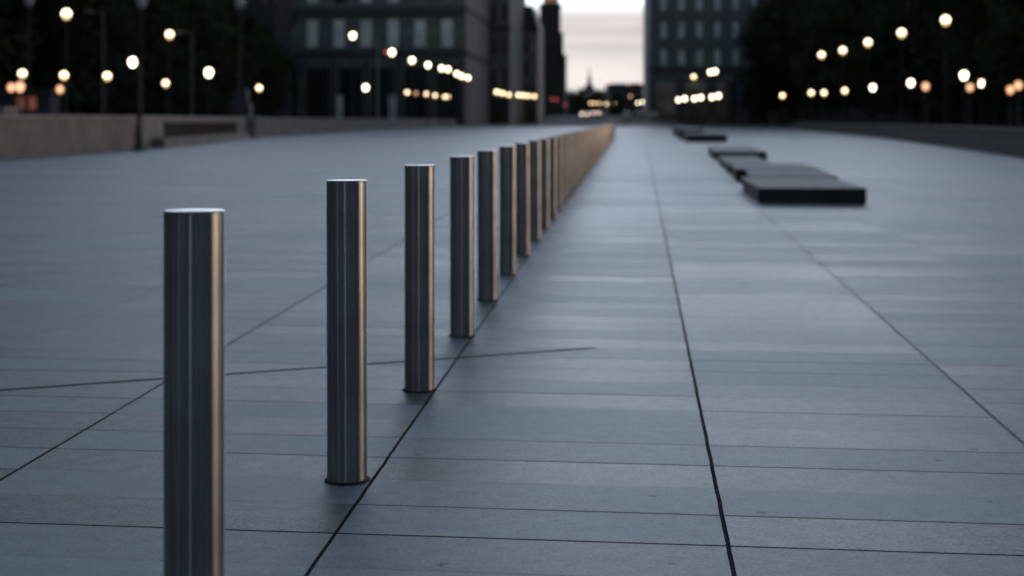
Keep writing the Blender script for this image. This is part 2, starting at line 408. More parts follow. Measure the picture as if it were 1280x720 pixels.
# ------------------------------------------------------------------ lamps
def make_lamp(kind, H, lit='globe', low='globe_low', rg=.26, arm=0.0):
    root = empty('street_lamp')
    bm = bmesh.new()
    rp = .045 + .006 * H if H > 3.55 or not arm else .10
    tube(bm, [(0, 0, 0.3), (0, 0, H * .5), (0, 0, H - rg * 1.5)], [rp, rp * .8, rp * .55], 10)
    if arm:
        tube(bm, [(0, 0, H - rg * 1.6), (arm * .5, 0, H + .12), (arm, 0, H + rg + .1)], [rp * .55, rp * .45, rp * .4], 8)
    obj('post', bm, M['iron'], root, smooth=True)
    bm = bmesh.new(); lathe(bm, [(rp * 2.4, 0), (rp * 2.4, .12), (rp * 1.6, .2), (rp * 1.5, .8), (rp * 1.05, .95)], 16)
    obj('base', bm, M['iron'], root, smooth=True)
    # globe: upper bright dome and lower bowl
    bm = bmesh.new()
    pr = [(rg * math.cos(t), rg * math.sin(t)) for t in [R(a) for a in (-25, -8, 10, 28, 46, 64, 80)]]
    lathe(bm, pr, 20, cx=arm, cz=H)
    obj('globe', bm, M[lit], root, smooth=True)
    bm = bmesh.new()
    pr = [(rg * .42, -rg * 1.35), (rg * .62, -rg * 1.15), (rg * .80, -rg * .75), (rg * .905, -rg * .43)]
    lathe(bm, pr, 20, cx=arm, cz=H)
    obj('bowl', bm, M[low], root, smooth=True)
    bm = bmesh.new()
    lathe(bm, [(rg * .30, rg * .985), (rg * .34, rg * 1.02), (rg * .12, rg * 1.2), (rg * .02, rg * 1.4)], 14, cx=arm, cz=H)
    obj('finial', bm, M['iron'], root)
    bm = bmesh.new(); lathe(bm, [(rg * .25, -rg * 1.6), (rg * .45, -rg * 1.36)], 14, cx=arm, cz=H)
    obj('collar', bm, M['iron'], root)
    return root

def make_mast(H, arm):
    root = empty('mast_lamp')
    bm = bmesh.new()
    tube(bm, [(0, 0, .4), (0, 0, H * .5), (0, 0, H)], [.13, .11, .08], 10)
    obj('post', bm, M['pole_grey'], root, smooth=True)
    bm = bmesh.new(); tube(bm, [(0, 0, H - .05), (arm * .5, 0, H + .05), (arm, 0, H + .05)], [.06, .05, .045], 8)
    obj('arm', bm, M['pole_grey'], root, smooth=True)
    bm = bmesh.new(); s = 1 if arm > 0 else -1
    x0, x1 = sorted((arm, arm + s * .9)); box(bm, x0, x1, -.16, .16, H - .02, H + .14, .04)
    obj('lamp_head', bm, M['dead_globe'], root)
    bm = bmesh.new(); lathe(bm, [(.26, 0), (.26, .1), (.16, .16), (.15, .5)], 12); obj('base', bm, M['iron'], root)
    return root

protos = {}
def lamp(px, py, H, label, kind='tall', D=None, group=None):
    D = D or F * (H - CH) / (HZ - py)
    key = (kind, round(H, 1))
    if key not in protos:
        spec = {'tall': dict(rg=.37), 'short': dict(rg=.28), 'white': dict(lit='globe_white', low='globe', rg=.36),
                'amber': dict(lit='globe_amber', low='globe_amber', rg=.22), 'dead': dict(lit='dead_globe', low='dead_globe', rg=.42),
                'post': dict(lit='globe_white', low='globe_white', rg=.15, arm=-.25),
                'swhite': dict(lit='globe_white', low='globe_white', rg=.28)}[kind]
        o = protos[key] = make_lamp(kind, H, **spec)
    else: o = copy_tree(protos[key])
    ax = -.25 if kind == 'post' else 0
    o.location = (at(px, D) - ax, D, 0)
    if D > 262 and abs(px - 752) < 60: o.location.z = 0
    tag(o, label, 'street lamp', group)
    return o
G1 = 'tall lit lamps along the left of the plaza'; G2 = 'low lit lamps on the left'; G3 = 'tall lit lamps along the right of the plaza'; G4 = 'low lit lamps on the right'; G5 = 'far lamps in the street opening'
# left rows
lamp(83, 17, 10.6, 'large lit globe lamp high at the upper left, the biggest glow there', 'tall', group=G1)
lamp(212, 43, 10.6, 'lit globe lamp between the two unlit mast lamps on the left', 'tall', group=G1)
lamp(441, 44, 10.6, 'first and highest lit lamp of the row descending before the left building', 'swhite', group=G1)
for i, (x, y) in enumerate([(490, 65), (515, 75), (535, 81), (552, 85)]):
    lamp(x, y, 10.6, '%s lit lamp down the descending row before the left building' % ['second', 'third', 'fourth', 'fifth'][i], 'white', group=G1)
for x, y in [(560, 86.5), (571, 92), (577, 95), (585, 97)]:
    lamp(x, y, 10.6, 'lamp in the merged cluster ending the descending row before the left building', 'white', group=G1)
lamp(166, 78, 3.5, 'lit lantern on the thin black post in front of the left wall', 'post', D=53)
lamp(261, 90, 5.0, 'bright white lamp right of the thin black post, left of the heavy footed unlit lamp', 'swhite', group=G2)
lamp(28, 92, 5.0, 'pale lit lamp over the reddish kiosk window at the far left', 'short', group=G2)
lamp(80, 94, 5.0, 'lit lamp low under the large upper left globe lamp', 'short', group=G2)
lamp(134, 95, 5.0, 'lit lamp just left of the lantern on the thin black post', 'short', group=G2)
lamp(207, 104, 5.0, 'lit lamp low between the thin black post and the bright white lamp', 'short', group=G2)
lamp(324, 110, 5.0, 'pale lit lamp right of the heavy footed unlit lamp, beside an amber one', 'short', group=G2)
lamp(307, 110, 3.4, 'small amber lamp touching the pole of the heavy footed unlit lamp', 'amber', D=108.6)
lamp(14, 101, 3.4, 'small amber lamp at the extreme left edge', 'amber', D=90)
lamp(25, 102, 3.0, 'faint small amber lamp beside the one at the extreme left edge', 'amber', D=72)
lamp(75, 105, 3.4, 'small amber lamp beneath the lamp under the large upper left globe', 'amber', D=95)
lamp(457, 109, 5.0, 'single lit low lamp left of the grey pole in front of the left building', 'swhite', group=G2)
for i, (x, y) in enumerate([(509, 115.5), (533, 117.5), (544, 119.5)]):
    lamp(x, y, 6.0, '%s of the low lamps under the descending row, counted from the left' % ['first', 'second', 'third'][i], 'short', group=G2)
lamp(520, 116.5, 6.0, 'small dim amber lamp between the first and second low lamps before the left building', 'amber')
for x, y in [(556, 121), (560, 121)]: lamp(x, y, 6.0, 'one of two overlapping low lamps at the end of the group before the left building', 'short', group=G2)
for x, y in [(621, 115), (628, 116.5), (636, 118.5), (648, 119), (654, 119.5), (660, 120)]:
    lamp(x, y, 5.6, 'lit lamp in the tight string before the buildings left of the street opening', 'short', group=G5)
lamp(668, 120.5, 5.6, 'last lamp at the right end of the string left of the street opening', 'short', group=G5)
# right rows
for i, (x, y) in enumerate([(1182, 25), (1127, 41), (1085, 53), (1053.5, 63), (1027, 68.5)]):
    lamp(x, y, 10.6, '%s lit tall lamp of the right hand row, counted from the right' % ['highest', 'second', 'third', 'fourth', 'fifth'][i], 'tall', group=G3)
for x, y in [(894, 89), (888, 90)]: lamp(x, y, 10.6, 'one of two merged tall lamps before the right building', 'white', group=G3)
lamp(867, 96, 10.6, 'warm tall lamp alone left of the two merged tall ones before the right building', 'tall', group=G3)
for x, y in [(825, 109), (832, 107)]: lamp(x, y, 10.6, 'one of two merged lamps at the left corner of the right building', 'tall', group=G3)
ll = [(1205, 93.5, 'bright low lamp beneath the highest lamp of the right row'), (1138.5, 103, 'low lamp beneath the second tall lamp of the right row'),
      (1091, 109, 'low lamp beneath the third tall lamp of the right row'), (1056, 113.5, 'low lamp beneath the fourth tall lamp of the right row'),
      (1030, 116, 'low lamp beneath the fifth tall lamp, right one of a pair'), (1014, 116, 'low lamp beneath the fifth tall lamp, left one of a pair'),
      (978, 119.5, 'low lamp standing alone at the right end of the right building'), (1227, 104, 'low white lamp second from the right edge, right of the brightest low one')]
for x, y, lb in ll: lamp(x, y, 5.0, lb, 'swhite' if x > 1080 else 'short', group=G4)
lamp(1157, 107, 3.6, 'dim small lamp just right of the low lamp under the second tall one', 'amber', D=95)
lamp(1212.5, 107, 3.6, 'small warm lamp tucked under the bright low lamp at the right', 'amber', D=98)
lamp(1263, 117, 3.3, 'left one of two orange lamps at the right edge', 'amber', D=92)
lamp(1273, 112, 3.5, 'right one of two orange lamps at the right edge', 'amber', D=88)
for x, y in [(848, 124.5), (856, 123)]: lamp(x, y, 5.0, 'one of the left pair of low lamps before the right building', 'swhite', group=G4)
for x, y in [(868, 123), (876, 121.5)]: lamp(x, y, 5.0, 'one of the middle pair of low lamps before the right building', 'swhite', group=G4)
for x, y in [(890, 121), (898, 119.5)]: lamp(x, y, 5.0, 'one of the right pair of low lamps before the right building', 'swhite', group=G4)
for x, y in [(797, 128.5), (803, 127.5), (809, 127)]: lamp(x, y, 7.0, 'lamp in the bright triple cluster at the right side of the street opening', 'swhite', group=G5)
lamp(788, 129, 6.5, 'dim lamp just left of the bright triple cluster', 'amber', D=300)
for x, y in [(738, 129), (743, 129), (749, 129)]: lamp(x, y, 7.0, 'lamp in the bright cluster low in the middle of the street opening', 'short', group=G5)
for x, y in [(758, 130), (768, 130)]: lamp(x, y, 7.0, 'one of two lamps right of the middle cluster in the street opening', 'tall', group=G5)
lamp(759, 118, 10.6, 'pinkish lamp above the middle cluster in the street opening', 'amber', D=330)
lamp(750, 119, 10.6, 'faint lamp left of the pinkish one above the middle cluster', 'amber', D=500)
lamp(785, 118, 10.6, 'faint pinkish lamp above the triple cluster at the right of the opening', 'amber', D=350)
# unlit
lamp(300, 3, 10.6, 'unlit tall globe lamp with a heavy dark foot behind the squat stone pier', 'dead')
lamp(177, 2, 10.6, 'unlit pale globe lamp at the top edge above the thin black post', 'dead')
lamp(36, -1, 10.6, 'unlit globe lamp cut by the top edge above the kiosk', 'dead')
bm = bmesh.new(); box(bm, -.75, .75, -.75, .75, 0, 2.6, .08); box(bm, -.5, .5, -.5, .5, 2.6, 3.6, .08)
D_ = F * 9.4 / 147
pl_ = obj('lamp_plinth', bm, M['iron'], loc=(at(302, D_ - 2), D_ - 2, 0)); tag(pl_, 'dark stepped block standing at the foot of the unlit globe lamp', 'plinth')
for px, py, H, lb in [(129, 15, 12.0, 'unlit mast lamp with an arm to the left, upper left'), (240, 41, 11.0, 'unlit mast lamp with an arm to the left, beside the lit globe lamp')]:
    D = F * (H - CH) / (HZ - py); m_ = make_mast(H, -1.0); m_.location = (at(px, D), D, 0); tag(m_, lb, 'street lamp', 'unlit mast lamps on the left')
for px, py, H, lb, D in [(472, 52, 12, 'plain grey pole left of the second lamp of the descending row', 178), (581, 74, 13.5, 'thin grey pole at the corner of the left building', 265)]:
    r_ = empty('flag_pole', (at(px, D), D, 0))
    bm = bmesh.new(); tube(bm, [(0, 0, .3), (0, 0, H * .5), (0, 0, H)], [.16, .14, .11], 10); obj('shaft', bm, M['stone_coping'], r_, smooth=True)
    bm = bmesh.new(); lathe(bm, [(.3, 0), (.3, .15), (.2, .3)], 12); obj('base', bm, M['iron'], r_)
    bm = bmesh.new(); lathe(bm, [(.06, 0), (.12, .08), (.06, .2)], 10, cz=H); obj('finial', bm, M['iron'], r_)
    tag(r_, lb, 'pole')

# traffic lights
def traffic_light(px, py, D, z, label):
    root = empty('traffic_light', (at(px, D), D, 0)); H = zat(py, D)
    bm = bmesh.new(); tube(bm, [(0, .1, 0), (0, .1, H - .8)], [.08, .07], 8); obj('post', bm, M['iron'], root)
    bm = bmesh.new(); box(bm, -.25, .25, -.12, .2, H - .85, H + .35, .03); hd = obj('signal_head', bm, M['iron'], root)
    bm = bmesh.new(); bmesh.ops.create_uvsphere(bm, u_segments=12, v_segments=8, radius=.19, matrix=Matrix.Translation((0, -.10, H)))
    obj('red_lens', bm, M['red_light'], hd)
    bm = bmesh.new(); bmesh.ops.create_uvsphere(bm, u_segments=12, v_segments=8, radius=.14, matrix=Matrix.Translation((0, -.10, H - .5)))
    obj('dark_lens', bm, M['dark_glass'], hd)
    tag(root, label, 'traffic light', 'red traffic lights beside the street opening')
traffic_light(690, 124, 280, 0, 'left red traffic light at the foot of the tower')
traffic_light(696, 124.5, 275, 0, 'right one of the two close red traffic lights at the foot of the tower')
traffic_light(706, 131, 300, 0, 'lower faint red traffic light right of the tower')
traffic_light(483, 65, 180, 0, 'red signal touching the second lamp of the descending row')

# ------------------------------------------------------------------ cars at the mouth of the street
def make_car(mat, lights):
    root = empty('parked_car')
    prof = [(-2.1, .35), (-2.15, .75), (-2.0, .92), (-1.15, 1.0), (-.55, 1.42), (.95, 1.45), (1.65, 1.02), (2.1, .95), (2.2, .6), (2.15, .35)]
    bm = bmesh.new()
    L_ = [bm.verts.new((-.86 if z < 1.1 else -.70, y, z)) for y, z in prof]; R_ = [bm.verts.new((.86 if z < 1.1 else .70, y, z)) for y, z in prof]
    bm.faces.new(L_); bm.faces.new(list(reversed(R_)))
    for i in range(len(prof)):
        j = (i + 1) % len(prof); bm.faces.new((L_[i], R_[i], R_[j], L_[j]))
    bmesh.ops.recalc_face_normals(bm, faces=bm.faces)
    bmesh.ops.bevel(bm, geom=list(bm.edges), offset=.05, segments=2, affect='EDGES')
    obj('body', bm, mat, root, smooth=True)
    bm = bmesh.new(); vs = [bm.verts.new(p) for p in ((-.66, -1.16, 1.06), (.66, -1.16, 1.06), (.60, -.62, 1.40), (-.60, -.62, 1.40))]; bm.faces.new(vs)
    bmesh.ops.solidify(bm, geom=list(bm.faces), thickness=.02)
    bmesh.ops.translate(bm, verts=bm.verts, vec=(0, -.03, .02)); obj('windscreen', bm, M['dark_glass'], root)
    for sx in (-.82, .82):
        for sy in (-1.35, 1.35):
            bm = bmesh.new(); bmesh.ops.create_cone(bm, cap_ends=True, segments=20, radius1=.32, radius2=.32, depth=.22, matrix=Matrix.Translation((sx, sy, .32)) @ Matrix.Rotation(R(90), 4, 'Y'))
            w = obj('wheel', bm, M['tyre'], root)
    for sx in (-.62, .62):
        bm = bmesh.new(); bmesh.ops.create_uvsphere(bm, u_segments=12, v_segments=8, radius=.13, matrix=Matrix.Translation((sx, -2.12, .74)) @ Matrix.Diagonal((1.2, .5, .8, 1)))
        obj('headlight', bm, M['headlight'] if lights else M['dead_globe'], root)
    return root
for px, D, mat, lit, lb in [(730, 296, 'car_white', 1, 'pale car with bright headlights beside the end of the bollards'), (744, 300, 'car_red', 1, 'reddish car with lit headlights in the middle of the far street'),
                            (753, 308, 'car_silver', 0, 'silver car right of the reddish one in the far street'), (784, 292, 'car_white', 0, 'pale car at the right of the far street, leftmost of its row'),
                            (800, 300, 'car_silver', 0, 'silver car in the middle of the row at the right of the far street'), (817, 296, 'car_white', 0, 'pale car at the right corner building')]:
    c = make_car(M[mat], lit); z = 1.9 * min(1, max(0, (D - 270) / 30)) + .1
    c.location = (at(px, D), D, z if abs(at(px, D) - at(752, D) - 2) < 13 else 0)
    tag(c, lb, 'car', 'cars at the mouth of the far street')

# ------------------------------------------------------------------ kiosk
r_ = empty('kiosk', (at(30, 104), 104, 0))
bm = bmesh.new(); box(bm, -2, 2, 0, 2.4, 0, 3.3); obj('walls', bm, M['facade_dark'], r_)
bm = bmesh.new(); box(bm, -2.3, 2.3, -.5, 2.7, 3.303, 3.55, .03); obj('roof', bm, M['roof'], r_)
for sx in (-.55, .35):
    bm = bmesh.new(); box(bm, sx, sx + .6, -.03, -.005, 2.0, 3.0); w = obj('window', bm, M['shop_light'], r_)
    bm = bmesh.new(); box(bm, sx - .05, sx + .65, -.06, -.035, 1.9, 2.0); obj('sill', bm, M['frame'], w)
tag(r_, 'small dark kiosk with dim reddish windows at the far left', 'kiosk')

# ------------------------------------------------------------------ buildings
def facade_building(name, cx, D, w, depth, H, rz, mats, label, bays, floors, base_h, floor_h, win_w, win_h, sill0, gf_bays=0, pane_tone='pane_tone', side_mat=None, cornices=(), top='flat', x_first=None, pitch=None, win_floors=None):
    """front face along local x at y=0 (towards the camera), body behind. floors: rows of windows with real recesses."""
    root = empty(name, (cx, D, 0), rz)
    wall = M[mats[0]]
    rec = .35
    pitch = pitch or w / bays
    x_first = x_first if x_first is not None else pitch / 2
    rows = [(base_h + f * floor_h + sill0) for f in range(floors)]
    bm = bmesh.new()
    box(bm, 0, w, rec, depth, 0, H)           # core
    # front skin with openings
    z = 0.0
    for r in rows:
        box(bm, 0, w, 0, rec, z, r)
        z = r + win_h
        xs = [x_first + k * pitch for k in range(bays)]
        a = 0.0
        for x in xs:
            box(bm, a, x - win_w / 2, 0, rec, r, z); a = x + win_w / 2
        box(bm, a, w, 0, rec, r, z)
    box(bm, 0, w, 0, rec, z, H)
    obj('wall', bm, wall, root)
    if side_mat:
        bm = bmesh.new(); box(bm, w + .003, w + .25, .15, depth - .1, .0, H - .2); obj('side_wall', bm, M[side_mat], root)
        # string courses and windows on the side wall
        bm = bmesh.new()
        for r in rows: box(bm, w + .252, w + .7, .1, depth - .1, r - 1.6, r - .9)
        obj('string_course', bm, M['cornice'], root)
    rnd = random.Random(sum(map(ord, label)))
    for r in rows:
        for k in range(bays):
            x = x_first + k * pitch
            bm = bmesh.new()
            t = .12
            box(bm, x - win_w / 2, x - win_w / 2 + t, .16, .28, r, r + win_h); box(bm, x + win_w / 2 - t, x + win_w / 2, .16, .28, r, r + win_h)
            box(bm, x - win_w / 2 + t, x + win_w / 2 - t, .16, .28, r, r + t); box(bm, x - win_w / 2 + t, x + win_w / 2 - t, .16, .28, r + win_h - t, r + win_h)
            wn = obj('window', bm, M['frame'], root)
            bm = bmesh.new(); box(bm, x - win_w / 2 + t, x + win_w / 2 - t, .20, .24, r + t, r + win_h - t)
            obj('pane', bm, M[pane_tone] if rnd.random() < .86 else M['dark_glass'], wn)
    for (z0, z1, p) in cornices:
        bm = bmesh.new(); box(bm, -.3, w - .05 if side_mat else w + .3, -p, -.004, z0, z1); obj('cornice', bm, M['cornice'], root)
    if gf_bays:
        gp = w / gf_bays
        for k in range(gf_bays + 1):
            bm = bmesh.new(); xx = min(max(k * gp, .6), w - .6); box(bm, xx - .55, xx + .55, -.7, -.006, 0, base_h * .86); obj('pilaster', bm, M[mats[1]], root)
        for k in range(gf_bays):
            bm = bmesh.new(); box(bm, k * gp + 1.2, (k + 1) * gp - 1.2, -.06, -.008, .4, base_h * .78); s_ = obj('shop_window', bm, M['dark_glass'], root)
    if top == 'mansard':
        bm = bmesh.new(); lo = [bm.verts.new(p) for p in ((-.3, -.3, H), (w + .3, -.3, H), (w + .3, depth, H), (-.3, depth, H))]
        hi = [bm.verts.new(p) for p in ((2, 3, H + 7), (w - 2, 3, H + 7), (w - 2, depth - 3, H + 7), (2, depth - 3, H + 7))]
        bm.faces.new(list(reversed(lo))); bm.faces.new(hi)
        for i in range(4): bm.faces.new((lo[i], lo[(i + 1) % 4], hi[(i + 1) % 4], hi[i]))
        obj('roof', bm, M['roof'], root)
    else:
        bm = bmesh.new(); box(bm, -.4, w + .4, -.4, depth + .4, H + .003, H + .7); obj('roof', bm, M['roof'], root)
    return tag(root, label, 'building')
RZ = -R(4.9)
# left building: right front corner seen at x=580, D=312
D0 = 312; xr = at(581, D0); W = 46
pitch = 34.3 / F * D0
cxl = xr - W * math.cos(RZ); cyl = D0 - W * math.sin(RZ)
facade_building('corner_building', cxl, cyl, W, 56, 47, RZ, ('facade_green', 'cornice'),
                'grey green corner building with pale tall windows behind the left lamp row', 7, 4, 17.2, 10.3, 2.9, 6.6, .9, gf_bays=6,
                side_mat='facade_side_lit', cornices=((16.2, 17.4, 1.2), (25.6, 27.3, .8), (36.2, 37.6, .8)), x_first=W - pitch * 6.65, pitch=pitch)
lb_ = bpy.data.objects['corner_building']
for px in (422, 490):
    x = W - (581 - px) / F * D0
    bm = bmesh.new(); box(bm, x - .8, x + .8, -.18, -.08, .2, 7.0); dr = obj('door', bm, M['pane_tone'], lb_)
    bm = bmesh.new(); box(bm, x + .45, x + .55, -.24, -.184, 2.2, 3.2); obj('handle', bm, M['iron'], dr)
D1 = 372; x1 = at(611, D1)
facade_building('stone_building', x1 - .2, D1, 6.0, 60, 46, RZ, ('facade_grey', 'cornice'), 'narrow grey stone building right of the brown side wall', 2, 4, 9, 9, 1.2, 5, .9, cornices=((8.4, 9.2, .8), (26, 27, .6)), gf_bays=1, pane_tone='dark_glass')
D2 = 420
facade_building('mansard_building', at(634, D2), D2, 9.5, 30, 30, RZ, ('facade_pale', 'cornice'), 'mid grey building with a dark sloping roof just left of the tower', 4, 3, 7, 7.2, 1.5, 4, .9, cornices=((6.2, 7, .6), (28.8, 29.8, .7)), gf_bays=2, top='mansard', pane_tone='dark_glass')
# tower
Dt = 470
rt = empty('tower', (at(690, Dt), Dt, 0), RZ)
bm = bmesh.new(); box(bm, -4.4, 4.6, 0, 12, 0, zat(68, Dt)); obj('lower_stage', bm, M['facade_dark'], rt)
bm = bmesh.new(); hz = zat(8, Dt); box(bm, -4.35, 2.6, 1.5, 9, zat(68, Dt) + .005, hz); obj('upper_stage', bm, M['facade_dark'], rt)
bm = bmesh.new(); box(bm, -4.7, 3.0, 1.1, 9.4, hz + .004, hz + 1.0); obj('cornice', bm, M['cornice'], rt)
bm = bmesh.new(); box(bm, 2.65, 3.6, 2, 8, zat(68, Dt) + .01, zat(40, Dt)); obj('buttress', bm, M['facade_dark'], rt)
bm = bmesh.new(); box(bm, -3.3, 2.0, 2.1, 8.4, hz + 1.004, hz + 7); bf = obj('belfry', bm, M['facade_dark'], rt)
for sx in (-2.6, -.2):
    bm = bmesh.new(); box(bm, sx, sx + 1.7, 2.02, 2.09, hz + 1.6, hz + 5.2); obj('lit_opening', bm, M['belfry_light'], bf)
bm = bmesh.new(); lathe(bm, [(4.2, hz + 7.004), (2.6, hz + 11), (1.0, hz + 17), (.1, hz + 24)], 8, cx=-.65, cy=5.2); obj('spire', bm, M['roof'], rt)
tag(rt, 'dark stepped tower left of the bright sky gap, warm light near its top', 'tower')
# low blocks at far end
def block(px0, px1, py, D, depth, mat, label, cat='building', roofh=2.0, windows=4):
    x0, x1 = at(px0, D), at(px1, D); H = zat(py, D)
    root = empty('distant_building', (x0, D, 0)); w = x1 - x0
    bm = bmesh.new(); box(bm, 0, w, 0, depth, 0, H - roofh); obj('wall', bm, M[mat], root)
    bm = bmesh.new(); box(bm, -.3, w + .3, -.3, depth + .3, H - roofh + .003, H - roofh + .5)
    a = [bm.verts.new(p) for p in ((0, 0, H - roofh + .504), (w, 0, H - roofh + .504), (w, depth, H - roofh + .504), (0, depth, H - roofh + .504), (w * .12, depth * .4, H), (w * .88, depth * .4, H))]
    bm.faces.new((a[0], a[1], a[5], a[4])); bm.faces.new((a[2], a[3], a[4], a[5])); bm.faces.new((a[1], a[2], a[5])); bm.faces.new((a[3], a[0], a[4]))
    obj('roof', bm, M['roof'], root)
    for k in range(windows):
        for f in range(2):
            cx = w * (k + .5) / windows; bm = bmesh.new(); box(bm, cx - w / windows * .2, cx + w / windows * .2, -.06, -.01, 3 + f * 4.5, 6 + f * 4.5); obj('window', bm, M['dark_glass'], root)
    return tag(root, label, cat)
block(700, 722, 113, 560, 20, 'facade_dark', 'low dark building at the foot of the tower, right side')
block(716, 738, 118, 620, 20, 'facade_dark', 'low dark house left of the thin far spire')
block(738, 768, 112, 640, 22, 'facade_dark', 'low dark building just right of the thin far spire')
block(762, 804, 103, 560, 24, 'facade_dark', 'boxy dark building filling the right foot of the sky gap', roofh=1.2)
rs = empty('church_spire', (at(737, 700), 700, 0))
bm = bmesh.new(); box(bm, -2.5, 2.5, 0, 5, 0, 17); obj('church_tower', bm, M['facade_dark'], rs)
bm = bmesh.new(); lathe(bm, [(3.0, 17.01), (2.2, 19), (1.0, 20), (1.1, 22), (.5, 24), (.15, 29)], 8, cy=2.5); obj('spire', bm, M['roof'], rs)
tag(rs, 'thin distant spire standing against the sky at the end of the street', 'church spire')
# right building
D3 = 300; W3 = 34
facade_building('corner_building', at(812, D3), D3, W3, 120, 44, RZ, ('facade_teal', 'cornice'), 'dark teal building with narrow pale windows right of the sky gap', 8, 5, 12.2, 6.15, 1.55, 3.7, 1.0,
                gf_bays=5, pane_tone='pane_tone_teal', cornices=((12.0, 13.0, .8), (31, 32, .6)), x_first=3.1, pitch=3.95, side_mat=None)

# flanking buildings (both sides of the square and behind the viewpoint; some unseen, added for reflections)
def flank(x, y, w, d, H, label, mat='facade_dark', rz=0, nw=6, nf=4):
    root = empty('side_building', (x, y, 0), rz)
    bm = bmesh.new(); box(bm, 0, w, 0, d, 0, H); obj('wall', bm, M[mat], root)
    bm = bmesh.new(); box(bm, -.4, w + .4, -.5, d + .4, H + .003, H + .9, .05); obj('roof', bm, M['roof'], root)
    for k in range(nw):
        for f in range(nf):
            cx = w * (k + .5) / nw; z = 5 + f * (H - 6) / nf
            bm = bmesh.new(); box(bm, cx - .8, cx + .8, -.10, -.01, z, z + 2.6); wn = obj('window', bm, M['frame'], root)
            bm = bmesh.new(); box(bm, cx - .68, cx + .68, -.13, -.104, z + .12, z + 2.48); obj('pane', bm, M['dark_glass'], wn)
    return tag(root, label, 'building')
# local front (y=0) turned to the square: left side faces +x -> rz=+90deg ; right side faces -x -> rz=-90deg
flank(-62, 40, 95, 20, 26, 'long dark building behind the left trees near the kiosk', rz=R(90), nw=12)
flank(-62, 140, 90, 20, 30, 'long dark building behind the left trees, farther part', rz=R(90), nw=12)
flank(-62, -51, 86, 20, 24, 'unseen dark building left of the viewpoint, added for the bollard reflections', rz=R(90), nw=10)
flank(-82, 262, 36, 20, 40, 'dark building at the end of the left tree avenue', nw=8)
flank(62, 132, 34, 20, 30, 'unseen dark building beyond the right edge, added only for reflections', rz=R(-90), nw=12)
flank(66, 225, 90, 20, 30, 'dark building behind the right trees', rz=R(-90), nw=12)
flank(66, 300, 60, 20, 34, 'dark building at the end of the right tree avenue', nw=8)
flank(60, -6, 68, 20, 22, 'unseen dark building right of the viewpoint, added for the bollard reflections', rz=R(-90), nw=8)
# unseen, added behind the viewpoint for the steel to reflect, with a narrow lane between
flank(-5.5, -62, 62, 18, 24, 'unseen dark building added behind the viewpoint for reflections, on the left of the lane', rz=R(180), nw=8)
flank(61, -62, 61.5, 18, 22, 'unseen dark building added behind the viewpoint for reflections, on the right of the lane', rz=R(180), nw=8)

# ------------------------------------------------------------------ trees
def make_tree(seed, H, R0, leafmat, nleaf=7500):
    rnd = random.Random(seed)
    root = empty('avenue_tree')
    bm = bmesh.new()
    tube(bm, [(0, 0, 0), (.1, 0, 2), (.05, .1, 5), (.2, .1, H * .55), (.2, .2, H * .85)], [.38, .29, .24, .16, .05], 10)
    ends = []
    for k in range(11):
        a = rnd.uniform(0, 6.28); z0 = rnd.uniform(3.2, H * .55); ln = rnd.uniform(.5, .95) * R0
        e = (math.cos(a) * ln, math.sin(a) * ln, z0 + rnd.uniform(1.5, 4.5))
        mid = (e[0] * .5, e[1] * .5, z0 + (e[2] - z0) * .35)
        tube(bm, [(.1, .05, z0), mid, e], [.13, .09, .03], 6); ends.append(e)
    obj('trunk', bm, M['bark'], root, smooth=True)
    bm = bmesh.new()
    clumps = [(Vector(e), rnd.uniform(1.3, 2.3)) for e in ends]
    for k in range(46):
        t = rnd.random(); z = 3.6 + (H - 4.2) * t
        rr = R0 * (math.sin(math.pi * min(1, .16 + .80 * t)) ** .6) * rnd.uniform(.25, 1.0); a = rnd.uniform(0, 6.28)
        clumps.append((Vector((math.cos(a) * rr, math.sin(a) * rr, z)), rnd.uniform(.9, 2.2)))
    for k in range(nleaf):
        c, r = rnd.choice(clumps)
        d = Vector((rnd.gauss(0, 1), rnd.gauss(0, 1), rnd.gauss(0, .8))); d = d.normalized() * r * rnd.random() ** .45
        p = c + d
        s = rnd.uniform(.16, .38)
        u = Vector((rnd.gauss(0, 1), rnd.gauss(0, 1), rnd.gauss(0, 1))).normalized(); w = u.orthogonal().normalized()
        bm.faces.new([bm.verts.new(q) for q in (p - u * s, p + w * s * .55, p + u * s, p - w * s * .55)])
    obj('crown', bm, M[leafmat], root)
    return root
tp = [make_tree(1, 19, 5.4, 'leaf_a', 12000), make_tree(2, 22, 6.0, 'leaf_b', 14000), make_tree(3, 17, 5.0, 'leaf_a', 11000)]
used = [False] * 3
def put_tree(x, y, k, s, label, group):
    if used[k]: o = copy_tree(tp[k])
    else: o = tp[k]; used[k] = True
    o.location = (x, y, 0); o.scale = (s, s, s); o.rotation_euler = (0, 0, (x * 7 + y * 3) % 6.28)
    tag(o, label, 'tree', group)
rt_ = random.Random(5)
yy = 112
while yy < 270:
    put_tree(-47 - rt_.uniform(0, 2.5), yy, rt_.randrange(3), rt_.uniform(.95, 1.2), 'dark leafy tree in the unlit avenue behind the left lamps', 'trees of the left avenue'); yy += 8.5
yy = 118
while yy < 262:
    put_tree(-54.5 - rt_.uniform(0, 2), yy, rt_.randrange(3), rt_.uniform(1.05, 1.3), 'dark leafy tree in the unlit avenue behind the left lamps', 'trees of the left avenue'); yy += 9
yy = 112
while yy < 285:
    put_tree(51.5 + rt_.uniform(0, 3) , yy, rt_.randrange(3), rt_.uniform(1.0, 1.25), 'dark leafy tree in the unlit avenue behind the right lamps', 'trees of the right avenue'); yy += 8.5
